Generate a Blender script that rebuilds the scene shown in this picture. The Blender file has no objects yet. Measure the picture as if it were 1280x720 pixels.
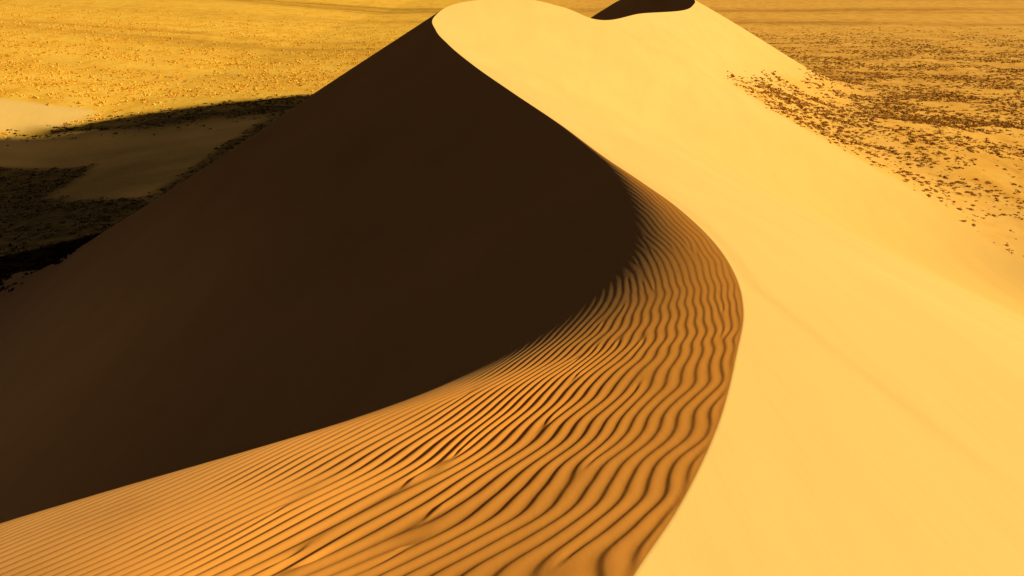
import bpy, math, numpy as np
from mathutils import Vector
rng=np.random.default_rng(7)
SUN_EL=math.radians(27); SUN_AZ=math.radians(-1)   # azimuth measured from +X towards +Y

# ---------------- noise helpers ----------------
def pn(x,y,seed=0):
    r=np.random.default_rng(seed); perm=r.permutation(512); ang=r.random(512)*2*np.pi
    xi=np.floor(x).astype(np.int64); yi=np.floor(y).astype(np.int64); xf=x-xi; yf=y-yi
    def g(ix,iy,fx,fy):
        a=ang[perm[(perm[ix&511]+iy)&511]]
        return np.cos(a)*fx+np.sin(a)*fy
    u=xf*xf*xf*(xf*(xf*6-15)+10); v=yf*yf*yf*(yf*(yf*6-15)+10)
    a=g(xi,yi,xf,yf); b=g(xi+1,yi,xf-1,yf); c=g(xi,yi+1,xf,yf-1); d=g(xi+1,yi+1,xf-1,yf-1)
    return ((a*(1-u)+b*u)*(1-v)+(c*(1-u)+d*u)*v)*1.5
def fbm(x,y,seed,o=4):
    s=0;a=1
    for i in range(o):
        s=s+a*pn(x*2**i,y*2**i,seed+i); a*=.5
    return s
def sstep(a,b,x):
    t=np.clip((x-a)/(b-a),0,1); return t*t*(3-2*t)
def splus(x): return np.logaddexp(0,x)
def curve(xs,ys):
    xs=np.array(xs,float); ys=np.array(ys,float)
    h=np.diff(xs); dl=np.diff(ys)/h
    m=np.empty_like(ys); m[0]=dl[0]; m[-1]=dl[-1]
    m[1:-1]=(dl[:-1]*h[1:]+dl[1:]*h[:-1])/(h[1:]+h[:-1])
    def f(q):
        q=np.clip(q,xs[0],xs[-1]); i=np.clip(np.searchsorted(xs,q)-1,0,len(xs)-2)
        t=(q-xs[i])/h[i]; t2=t*t; t3=t2*t
        return (2*t3-3*t2+1)*ys[i]+(t3-2*t2+t)*h[i]*m[i]+(-2*t3+3*t2)*ys[i+1]+(t3-t2)*h[i]*m[i+1]
    return f
# ---------------- dune crest (plan x and height against y) ----------------
C=[(-60,-10,-3),(-40,-8,12),(-20,-4,22),(-8,-1.8,22.8),(0,-.60,22.05),(4.5,.64,20.97),(5.7,1.07,20.65),(7.6,1.715,20.29),
(10.5,2.55,19.87),(12.7,3.13,19.58),(14.8,3.51,19.38),(17.5,3.71,19.22),(20.5,3.54,19.16),(24,3.13,19.05),(28,2.72,18.84),
(36,1.73,18.65),(45,0,18.74),(55,-2.17,19.07),(64,-4.01,19.49),(70.5,-5.22,19.94),(76,-5.78,20.54),(80,-4.95,21.2),
(84,-3.24,21.5),(90,.7,21.5),(98,4.55,20.57),(110,8.5,18.91),(140,17.4,18.15),(190,33.1,17.36),(205,36.1,18.03),
(220,35.6,18.58),(240,29.6,18.1),(252,26.3,16.7),(262,23.3,14.1),(275,20.3,11),(330,10,-3)]
cy=[c[0] for c in C]; cxf=curve(cy,[c[1] for c in C]); czf=curve(cy,[c[2] for c in C])
# lee side: the slope steepens steadily away from the crest (curvature cf) until it reaches the slip-face angle s2
lcf=curve([-60,6,8,9.7,11.3,13.3,14.8,17,18.8,21.2,25,28,32,330],[math.log(v) for v in (.018,.017,.0145,.0155,.025,.043,.062,.10,.155,.25,.65,1.6,3,3)])
def cf(y): return np.exp(lcf(y))
s2f=curve([-60,20,40,60,76,330],[.58,.58,.585,.59,.615,.62])
S1=.115
sRf=curve([-60,0,40,76,110,150,330],[.42,.41,.44,.475,.50,.54,.58])
rzf=curve([95,112,125,150,185,200,225,240],[12,15.5,16.5,17,16.8,14,4,-5])
def lee_profile(d,y):
    c=cf(y); s2=s2f(y); dc=(s2-S1)/(2*c); q=np.minimum(d,dc)
    return S1*q+c*q*q+s2*np.maximum(d-dc,0), np.minimum(S1+2*c*d,s2)

def ground_h(x,y):
    h=.25*fbm(x/25,y/25,11,3)+.9*pn(x/140,y/140,21)
    h=h+4.0*np.exp(-.5*(((x-40)/18)**2+((y-128)/24)**2))
    h=h+1.5*np.exp(-.5*(((x-60)/25)**2+((y-170)/35)**2))
    h=h-6.5*np.exp(-.5*(((x+74)/19)**2+((y-128)/28)**2))  # hollow shaped so the dune's shadow reaches further and the flats dim
    h=h+13*np.tanh(np.maximum(0,-75-x)*.075/13)*sstep(130,190,y)  # western plain tilted up towards the sun, shaped to catch more light
    fall=np.exp(-np.maximum(0,(np.hypot(x,y)-900)/900))
    return h*fall
def dune_h(x,y,ripple=False):
    cx=cxf(y); zc=czf(y); sR=sRf(y)
    d=cx-x; dl=np.maximum(d,0); dr=np.maximum(-d,0)
    PL,slope=lee_profile(dl,y)
    PR=sR*dr-.06*5*(1-np.exp(-dr/5))
    z=zc-PL-PR
    far=sstep(5,16,np.abs(d))
    z=z+far*np.where(d>0,1.,.12)*(.45*pn(x/14,y/22,31)+.06*pn(x/5,y/9,32))
    xr=-2.0+.6*np.sin(y/23.); dx=x-xr  # unseen rear ridge, added to cast shadow over the left plain
    rr=rzf(np.clip(y,95,240))-np.where(dx<0,-dx*.62,dx*.5)+.15*pn(x/14,y/22,33)
    rr=np.where((y>95)&(y<240),rr,-50)
    z=np.maximum(z,rr)
    # faint crease on the windward side, running down from the bend of the crest
    q=(x-3.55)*.97+(y-14.8)*.23+.10*pn(x/2,y/4,36)
    z=z+np.where(d<0,1,0)*.12*sstep(0,.4,dr)*sstep(8,.6,dr)*(splus(q/.06)-splus((q-.2)/.06))*.06*sstep(45,20,y)
    if ripple:
        lam=.20; m=1+1.45*(1-np.exp(-(np.maximum(y,2)-4)/9))
        near=np.exp(-dl/2.0)
        c0=.06; fd=dl/(1+c0*dl); fp=1/(1+c0*dl)**2
        ph=fd*m
        wob=sstep(28,7,y)
        ph=ph+(.05+.14*near)*pn(x/2.2,y/1.1,41)*wob
        ph=ph+.22*pn(x/2.6,y/4.2,42)+(.008+.022*near*wob)*pn(x/.6,y/.9,43)
        phase=2*np.pi*ph/lam; amp=np.ones_like(ph)
        r=np.random.default_rng(23)
        for i in range(42):
            y0=4+18*r.random()**1.1; d0=.2+r.random()*3.4*min(1,9/y0); x0=float(cxf(np.array(y0)))-d0; s=1 if r.random()<.5 else -1
            ex=(x-x0)*m; ey=(y-y0)*.30
            ex=ex-( (cxf(y)-float(cxf(np.array(y0)))))*m
            phase=phase+s*np.arctan2(ex,ey)
            amp=amp*np.clip(np.hypot(ex,ey)/.045,.2,1)
        p=np.mod(phase,2*np.pi)/(2*np.pi)
        a=.68-.18*sstep(.8,3.4,dl)
        sh=np.where(p<a,-np.cos(np.pi*p/a),np.cos(np.pi*(p-a)/(1-a)))
        ll=lam/(m*fp)
        A=.034*ll*(1+1.7*sstep(.6,3.0,dl)*sstep(16,9,y)+.5*sstep(.6,3.0,dl))*(1-.60*sstep(9,17,y))
        mask=sstep(.60,.40,slope)*sstep(0.0,.10,dl)*sstep(33,25,y)*(d>0)*sstep(11,9,dl)
        z=z+A*amp*mask*sh*(1+.12*pn(x/1.7,y/2.5,44))
    g=ground_h(x,y)
    kk=np.where(d<0,1.7,.9)
    zz=g+kk*splus((z-g)/kk)
    zz=np.where(z-g>14,z,zz)
    return zz-.22*sstep(12,4,z-g)-.5*sstep(-3,-8,z-g)

def grid_mesh(name,X,Y,Z,attrs):
    ny,nx=X.shape
    co=np.stack([X,Y,Z],-1).reshape(-1,3).astype(np.float32)
    idx=np.arange(nx*ny).reshape(ny,nx)
    f=np.stack([idx[:-1,:-1],idx[:-1,1:],idx[1:,1:],idx[1:,:-1]],-1).reshape(-1,4)
    me=bpy.data.meshes.new(name); me.vertices.add(len(co)); me.vertices.foreach_set("co",co.ravel())
    me.loops.add(f.size); me.loops.foreach_set("vertex_index",f.ravel().astype(np.int32))
    me.polygons.add(len(f)); me.polygons.foreach_set("loop_start",np.arange(0,f.size,4,dtype=np.int32))
    me.polygons.foreach_set("use_smooth",np.ones(len(f),bool))
    me.update(calc_edges=True)
    for n,v in attrs.items():
        a=me.attributes.new(n,'FLOAT','POINT'); a.data.foreach_set("value",v.ravel().astype(np.float32))
    ob=bpy.data.objects.new(name,me); bpy.context.scene.collection.objects.link(ob); return ob

# dune grid
ys=[-60.]
while ys[-1]<3.6: ys.append(ys[-1]+max(.1,min(2.5,abs(ys[-1]-3.6)*.08)))
ys[-1]=3.6
while ys[-1]<34: ys.append(ys[-1]*1.0034+.002)
while ys[-1]<330: ys.append(ys[-1]*1.0075)
ys=np.array(ys)
ul=np.arange(0,3,.0105); ul=np.concatenate([ul,np.arange(ul[-1]+.014,10.4,.014)]); t=[10.4]
while t[-1]<75: t.append(t[-1]+max(.05,(t[-1]-10.2)*.06))
ul=np.concatenate([ul,t])
t=[.02]
while t[-1]<75: t.append(t[-1]*1.02+.02)
u=np.concatenate([-ul[::-1],t])
Yg,Ug=np.meshgrid(ys,u,indexing='ij')
Xg=cxf(Yg)+Ug
Zg=dune_h(Xg,Yg,True)

# ---------------- land cover and painted shade ----------------
EDGE=curve([-100,40,76,90,99,112,120,126,150,170,200,240,300,900],[43,46,42,34.5,29.5,25,23.5,26.5,36,44,57,69,72,72])
def rightcover(x,y):
    n=fbm(x/9,y/12,61,4)
    return sstep(0,6,x-EDGE(y)+2.2*n)*sstep(60,104,y+10*n)
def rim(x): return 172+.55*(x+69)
def foot_shade(x,y): return sstep(0,5,124-.9*(x+54)-y+3*fbm(x/9,y/9,84,3))*(x<-30)*sstep(-70,-62,x)
def scrub_shade(x,y):
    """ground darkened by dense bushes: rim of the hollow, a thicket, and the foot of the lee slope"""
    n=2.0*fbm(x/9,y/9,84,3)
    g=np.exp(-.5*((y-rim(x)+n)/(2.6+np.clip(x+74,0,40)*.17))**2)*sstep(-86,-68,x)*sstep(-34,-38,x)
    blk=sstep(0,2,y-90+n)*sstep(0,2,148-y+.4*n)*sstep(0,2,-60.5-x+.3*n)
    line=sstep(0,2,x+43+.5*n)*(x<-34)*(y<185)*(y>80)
    return np.clip(np.maximum.reduce([np.clip(2.*g,0,1),blk,foot_shade(x,y),line*.85]),0,1)
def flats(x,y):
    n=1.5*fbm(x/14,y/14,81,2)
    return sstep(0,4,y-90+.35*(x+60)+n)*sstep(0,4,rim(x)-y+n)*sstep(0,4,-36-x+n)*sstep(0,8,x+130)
def bright(x,y):
    n=1.5*fbm(x/14,y/9,83,3)
    return sstep(0,3,y-rim(x)+n)*sstep(0,2,185-.25*(x+80)-y+n)*sstep(0,4,-74-x+n)*sstep(0,8,x+150)
def cover(x,y):
    n=fbm(x/12,y/16,63,4)
    base=cxf(y)-(czf(y)-1)/s2f(y)
    base=np.where((y>95)&(y<225),np.minimum(base,-36),base)
    l=sstep(0,5,(base-x)+3*n-1)
    l=np.where(y>270,1,l)
    l=l*(1-flats(x,y))*(1-bright(x,y))
    c=np.where(x>cxf(np.clip(y,-60,330)),rightcover(x,y),l)
    return np.clip(np.where(y>320,1,c),0,1)

def spaced(a,b,c0,s0,g):
    pos=[0]; s=s0
    while pos[-1]<max(b-c0,c0-a): pos.append(pos[-1]+s); s=s0+pos[-1]*g
    p=np.array(pos); r=c0+p[p<=b-c0]; r=np.append(r,b); l=c0-p[1:][p[1:]<c0-a]; l=np.append(l,a)
    return np.concatenate([l[::-1],r])
gx=spaced(-6000,6000,0,.9,.012); gy=spaced(-2500,9000,110,.9,.010)
GY,GX=np.meshgrid(gy,gx,indexing='ij')
GZ=ground_h(GX,GY)

# ---------------- materials ----------------
def new_mat(name):
    m=bpy.data.materials.new(name); m.use_nodes=True; nt=m.node_tree; nt.nodes.clear()
    o=nt.nodes.new('ShaderNodeOutputMaterial'); b=nt.nodes.new('ShaderNodeBsdfPrincipled')
    b.inputs['Roughness'].default_value=.95; b.inputs['Specular IOR Level'].default_value=.05
    nt.links.new(b.outputs[0],o.inputs[0]); return m,nt,b
def N(nt,typ,**k):
    n=nt.nodes.new(typ)
    for a,v in k.items(): setattr(n,a,v)
    return n
def noise(nt,vec,scale,detail=4,rough=.55):
    n=N(nt,'ShaderNodeTexNoise'); n.inputs['Scale'].default_value=scale; n.inputs['Detail'].default_value=detail; n.inputs['Roughness'].default_value=rough
    nt.links.new(vec,n.inputs['Vector']); return n.outputs[0]
def ramp(nt,fac,stops):
    r=N(nt,'ShaderNodeValToRGB'); e=r.color_ramp.elements
    e[0].position=stops[0][0]; e[0].color=(*stops[0][1],1); e[1].position=stops[-1][0]; e[1].color=(*stops[-1][1],1)
    for p,c in stops[1:-1]:
        q=e.new(p); q.color=(*c,1)
    nt.links.new(fac,r.inputs[0]); return r.outputs[0]
def mix(nt,f,a,b,typ='MIX'):
    m=N(nt,'ShaderNodeMix',data_type='RGBA',blend_type=typ)
    for s,v in ((m.inputs[0],f),(m.inputs[6],a),(m.inputs[7],b)):
        if isinstance(v,(int,float)): s.default_value=v
        elif isinstance(v,tuple): s.default_value=(*v,1)
        else: nt.links.new(v,s)
    return m.outputs[2]
def mapping(nt,vec,scale,rot=(0,0,0)):
    m=N(nt,'ShaderNodeMapping'); m.inputs['Scale'].default_value=scale; m.inputs['Rotation'].default_value=rot
    nt.links.new(vec,m.inputs[0]); return m.outputs[0]
def attr(nt,n): return N(nt,'ShaderNodeAttribute',attribute_name=n).outputs['Fac']
# dune sand
m_d,nt,b=new_mat("dune_sand")
pos=N(nt,'ShaderNodeNewGeometry').outputs['Position']
lee=attr(nt,"lee"); cvd=attr(nt,"cover"); slip=attr(nt,"slip"); base_=attr(nt,"base"); foot=attr(nt,"foot")
big=noise(nt,pos,.06,3)
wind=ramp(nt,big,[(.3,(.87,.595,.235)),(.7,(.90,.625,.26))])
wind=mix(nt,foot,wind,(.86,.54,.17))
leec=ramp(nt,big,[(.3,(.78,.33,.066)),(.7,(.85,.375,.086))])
slip_shadec=ramp(nt,big,[(.3,(.31,.185,.09)),(.7,(.37,.225,.115))])  # browner slip-face sand, shade put into its colour
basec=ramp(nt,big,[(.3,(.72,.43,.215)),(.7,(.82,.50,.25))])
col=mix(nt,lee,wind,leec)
col=mix(nt,slip,col,mix(nt,base_,slip_shadec,basec))
col=mix(nt,cvd,col,ramp(nt,noise(nt,pos,.5,5,.65),[(.35,(.82,.45,.09)),(.55,(.93,.54,.15))]))
st=noise(nt,mapping(nt,pos,(.5,.06,.5),(0,0,.25)),1.0,5,.6)
col=mix(nt,.25,col,ramp(nt,st,[(.35,(.80,.78,.74)),(.65,(1,1,1))]),'MULTIPLY')
gr=noise(nt,pos,110,2,.7)
col=mix(nt,.3,col,ramp(nt,gr,[(.3,(.80,.78,.75)),(.7,(1,1,1))]),'MULTIPLY')
nt.links.new(col,b.inputs['Base Color'])
bp=N(nt,'ShaderNodeBump'); bp.inputs['Strength'].default_value=.2; bp.inputs['Distance'].default_value=.005
nt.links.new(noise(nt,pos,60,3,.7),bp.inputs['Height'])
bp2=N(nt,'ShaderNodeBump'); bp2.inputs['Strength'].default_value=.2; bp2.inputs['Distance'].default_value=.05
nt.links.new(noise(nt,mapping(nt,pos,(3,.5,3),(0,0,.25)),.6,4,.6),bp2.inputs['Height']); nt.links.new(bp.outputs[0],bp2.inputs['Normal'])
nt.links.new(bp2.outputs[0],b.inputs['Normal'])
# plain
m_g,nt,b=new_mat("desert_plain")
pos=N(nt,'ShaderNodeNewGeometry').outputs['Position']
cv=attr(nt,"cover"); flat_shade=attr(nt,"flat_shade"); rim_shade=attr(nt,"rim"); east=attr(nt,"east")
sandc=ramp(nt,noise(nt,pos,.08,5),[(.3,(.92,.61,.22)),(.7,(.97,.66,.26))])
scr=noise(nt,mapping(nt,pos,(1,.35,1)),.22,6,.65)
scrub=ramp(nt,scr,[(.36,(.84,.48,.065)),(.47,(.98,.575,.085)),(.60,(1.0,.64,.12))])
scrube=ramp(nt,scr,[(.36,(.74,.385,.08)),(.47,(.90,.485,.105)),(.60,(.97,.56,.14))])
scrub=mix(nt,east,scrub,scrube)
fine=noise(nt,mapping(nt,pos,(1,.5,1)),.9,3,.6)
scrub=mix(nt,.3,scrub,ramp(nt,fine,[(.36,(.80,.74,.64)),(.5,(1,1,1))]),'MULTIPLY')
band=noise(nt,mapping(nt,pos,(.0010,.009,.01),(0,0,.04)),1,6,.62)
scrub=mix(nt,.95,scrub,ramp(nt,band,[(.36,(.56,.52,.52)),(.43,(.88,.84,.81)),(.50,(1.0,1.0,1.0))]),'MULTIPLY')
col=mix(nt,cv,sandc,scrub)
flat_shadec=ramp(nt,noise(nt,mapping(nt,pos,(.06,.12,.1),(0,0,.3)),1,4,.5),[(.3,(.065,.040,.017)),(.7,(.095,.058,.025))])  # dim flats: the dune's cast shade is put into the ground colour
col=mix(nt,flat_shade,col,flat_shadec)
col=mix(nt,rim_shade,col,ramp(nt,noise(nt,pos,.7,4,.6),[(.4,(.010,.006,.003)),(.62,(.026,.016,.006))]))  # near-black ground under the bushes, painted as the dune's shadow
nt.links.new(col,b.inputs['Base Color'])
bp=N(nt,'ShaderNodeBump'); bp.inputs['Strength'].default_value=.18; bp.inputs['Distance'].default_value=.3
nt.links.new(noise(nt,pos,.6,4,.55),bp.inputs['Height']); nt.links.new(bp.outputs[0],b.inputs['Normal'])

def shrub_mat(name,c1,c2):
    m,nt,b=new_mat(name)
    pos=N(nt,'ShaderNodeNewGeometry').outputs['Position']
    c=ramp(nt,noise(nt,pos,2.5,3),[(.35,c1),(.65,c2)])
    nt.links.new(c,b.inputs['Base Color']); return m
m_s=shrub_mat("shrub_foliage",(.36,.20,.055),(.62,.37,.11))
m_dk=shrub_mat("shaded_bush_foliage",(.010,.006,.003),(.024,.015,.006))  # near-black leaves: shade put into the foliage colour
m_dry=shrub_mat("dry_shrub_foliage",(.84,.53,.085),(.98,.65,.12))

right=(Ug>0)
_,SL=lee_profile(np.maximum(-Ug,0),Yg)
slip_shade=np.maximum(sstep(.15,.52,SL),.62*sstep(1.6,7.0,-Ug)*sstep(15,10,Yg))*(Ug<0)  # painted shade: lee sand colour darkens towards the shadow edge
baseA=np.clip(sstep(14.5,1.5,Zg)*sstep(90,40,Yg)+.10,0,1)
dune=grid_mesh("sand_dune",Xg,Yg,Zg,{"lee":np.where(Ug<0,1.,0.),"slip":slip_shade,"base":baseA,"foot":np.where(right,sstep(15,1,Zg),0)*.8,"cover":np.where(right,rightcover(Xg,Yg),0)}); dune.data.materials.append(m_d)
dune["kind"]="structure"; dune["label"]="tall golden sand dune with sharp curving crest and rippled flank"; dune["category"]="sand dune"
ground=grid_mesh("ground",GX,GY,GZ,{"cover":cover(GX,GY),"flat_shade":flats(GX,GY)*(GX<-30),"rim":scrub_shade(GX,GY)*.98,"east":sstep(-60,80,GX)}); ground.data.materials.append(m_g)
ground["kind"]="structure"; ground["label"]="flat orange desert plain covered with scattered low scrub"; ground["category"]="ground"

# ---------------- shrubs ----------------
def leaf_cloud(n,seed,leaf=.16):
    r=np.random.default_rng(seed)
    lobes=r.normal(0,.22,(5,2)); vs=[]
    for i in range(n):
        L=lobes[r.integers(5)]
        a=r.random()*6.283; e=np.arccos(r.random()); rad=.33*(.6+.5*r.random())
        c=np.array([L[0]+rad*np.sin(e)*np.cos(a),L[1]+rad*np.sin(e)*np.sin(a),.02+rad*.85*np.cos(e)*(1-.5*np.hypot(*L))])
        t1=r.normal(size=3); t1/=np.linalg.norm(t1); t2=np.cross(t1,r.normal(size=3)); t2/=np.linalg.norm(t2)
        s=leaf*(.6+.8*r.random())
        vs+= [c-t1*s*.5,c+t2*s*.35,c+t1*s*.5,c-t2*s*.35]
    v=np.array(vs); v[:,2]=np.maximum(v[:,2],-.05); return v
def quads_mesh(name,v):
    me=bpy.data.meshes.new(name); n=len(v)
    me.vertices.add(n); me.vertices.foreach_set("co",v.astype(np.float32).ravel())
    me.loops.add(n); me.loops.foreach_set("vertex_index",np.arange(n,dtype=np.int32))
    me.polygons.add(n//4); me.polygons.foreach_set("loop_start",np.arange(0,n,4,dtype=np.int32)); me.update(calc_edges=True); return me
variants=[quads_mesh("desert_shrub",leaf_cloud(170,100+i,.15)) for i in range(6)]
for me in variants: me.materials.append(m_s)
low=[leaf_cloud(15,200+i,.42) for i in range(8)]
def topz(x,y):
    g=ground_h(x,y); ok=(y>-60)&(y<330); return np.where(ok,np.maximum(g,dune_h(x,np.clip(y,-60,330))),g)
def scatter(n,ymin,ymax,side,seed,pw=1.6):
    r=np.random.default_rng(seed)
    y=ymin+(ymax-ymin)*r.random(n)**pw; x=(r.random(n)*2-1)*(.58*y+10)
    ok=(x>0) if side>0 else (x<=0)
    ok&=np.where(x>0,(x>22)&(x>.17*y),(x<-36)&(x<-.06*y))
    c=cover(x,y)
    fade=sstep(ymax,ymax*.5,y)
    if side<0: den=np.clip(.6+.8*fbm(x/22,y/22,71+side,4),.05,1)*(foot_shade(x,y)<.2)*(scrub_shade(x,y)<.3)
    else: den=np.clip(.50+.9*fbm(x/20,y/14,71+side,4),.03,1)*np.clip(.40+(y-96)/60,.12,1)
    ok&=(r.random(n)<c*den*fade)
    return x[ok],y[ok]
bx,by=scatter(230000,70,480,1,1,1.25); ax,ay=scatter(80000,70,560,-1,2,1.3)
r=np.random.default_rng(9); n=30000
fx_=-90+56*r.random(n); fy_=72+130*r.random(n); f_=(r.random(n)<scrub_shade(fx_,fy_)*.42)&(fbm(fx_/6,fy_/6,91,3)>-.35)
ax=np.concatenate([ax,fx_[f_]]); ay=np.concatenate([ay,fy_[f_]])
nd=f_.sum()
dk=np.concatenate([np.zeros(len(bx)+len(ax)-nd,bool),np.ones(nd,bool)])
X=np.concatenate([bx,ax]); Y=np.concatenate([by,ay])
S=(.32+.60*rng.random(len(X))**2.)*np.where(X>0,np.clip(.70+(Y-100)/150,.68,1.0),1.3); S=np.where(dk,S*.7,S)
Z=topz(X,Y)
inview=(np.abs(X)<.51*Y)&((X>0)|(X<(Z-24)/.60))&((X<0)|(X>EDGE(Y)-1))&(Z<19)&((24-Z)<.60*Y)
o=np.argsort(Y/S**.8+np.where(inview,0,1e5)); X,Y,S,Z,dk=X[o],Y[o],S[o],Z[o],dk[o]
dvar=[]
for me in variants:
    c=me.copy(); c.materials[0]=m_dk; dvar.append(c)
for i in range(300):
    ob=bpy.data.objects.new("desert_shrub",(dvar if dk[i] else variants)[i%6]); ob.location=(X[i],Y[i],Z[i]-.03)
    ob.scale=(S[i],S[i]*(.8+.4*rng.random()),S[i]*(.8+.3*rng.random())); ob.rotation_euler=(0,0,rng.random()*6.28)
    ob["label"]="dark bush on shade-painted ground beside the dune" if dk[i] else "low brown desert shrub growing on sunlit sandy ground"; ob["category"]="shrub"; ob["group"]="low shrubs scattered over the desert plain"
    bpy.context.scene.collection.objects.link(ob)
def stuff(sel,mat,name,label):
    js=np.nonzero(sel)[0]; rr=np.random.default_rng(17); out=[]
    for j in js:
        v=low[j%8]; a=rr.random()*6.28; c,s=math.cos(a),math.sin(a)
        p=np.empty_like(v); p[:,0]=(v[:,0]*c-v[:,1]*s)*S[j]+X[j]; p[:,1]=(v[:,0]*s+v[:,1]*c)*S[j]+Y[j]; p[:,2]=v[:,2]*S[j]*.85+Z[j]-.03
        out.append(p)
    me=quads_mesh(name,np.concatenate(out)); me.materials.append(mat)
    ob=bpy.data.objects.new(name,me); bpy.context.scene.collection.objects.link(ob)
    ob["kind"]="stuff"; ob["label"]=label; ob["category"]="scrub"
rest=np.arange(len(X))>=300
stuff(rest&(X>0),m_s,"brown_scrub","dense brown scrub spread over the desert plain")
stuff(rest&(X<=0)&dk,m_dk,"dark_scrub","dark bushes crowded on shade-painted ground beside the dune")
stuff(rest&(X<=0)&~dk,m_dry,"dry_scrub","dry straw coloured scrub spread over the desert plain")

# ---------------- light ----------------
sd=bpy.data.lights.new("sun_light",'SUN'); sd.energy=5; sd.angle=math.radians(.5); sd.color=(1,.83,.42)
so=bpy.data.objects.new("sun_light",sd); bpy.context.scene.collection.objects.link(so)
S_=Vector((math.cos(SUN_EL)*math.cos(SUN_AZ),math.cos(SUN_EL)*math.sin(SUN_AZ),math.sin(SUN_EL)))
so.rotation_euler=S_.to_track_quat('Z','Y').to_euler(); so.location=(60,0,60)
w=bpy.data.worlds.new("World"); bpy.context.scene.world=w; w.use_nodes=True; nt=w.node_tree
bg=nt.nodes['Background']; sky=nt.nodes.new('ShaderNodeTexSky'); sky.sky_type='NISHITA'; sky.sun_disc=False
sky.sun_elevation=SUN_EL; sky.sun_rotation=math.pi/2-SUN_AZ; sky.dust_density=4
mx=nt.nodes.new('ShaderNodeMix'); mx.data_type='RGBA'; mx.blend_type='MULTIPLY'; mx.inputs[0].default_value=1
mx.inputs[7].default_value=(1,.67,.41,1)
nt.links.new(sky.outputs[0],mx.inputs[6]); nt.links.new(mx.outputs[2],bg.inputs[0]); bg.inputs[1].default_value=.026
sc=bpy.context.scene; sc.view_settings.view_transform='Standard'; sc.view_settings.look='None'; sc.view_settings.exposure=0
# ---------------- camera ----------------
cd=bpy.data.cameras.new("camera"); cd.lens=35; cd.sensor_width=36; cd.clip_end=20000; cd.clip_start=.1
co=bpy.data.objects.new("camera",cd); sc.collection.objects.link(co); co.location=(0,0,24)
co.rotation_euler=(math.radians(90-17.8),0,0); sc.camera=co
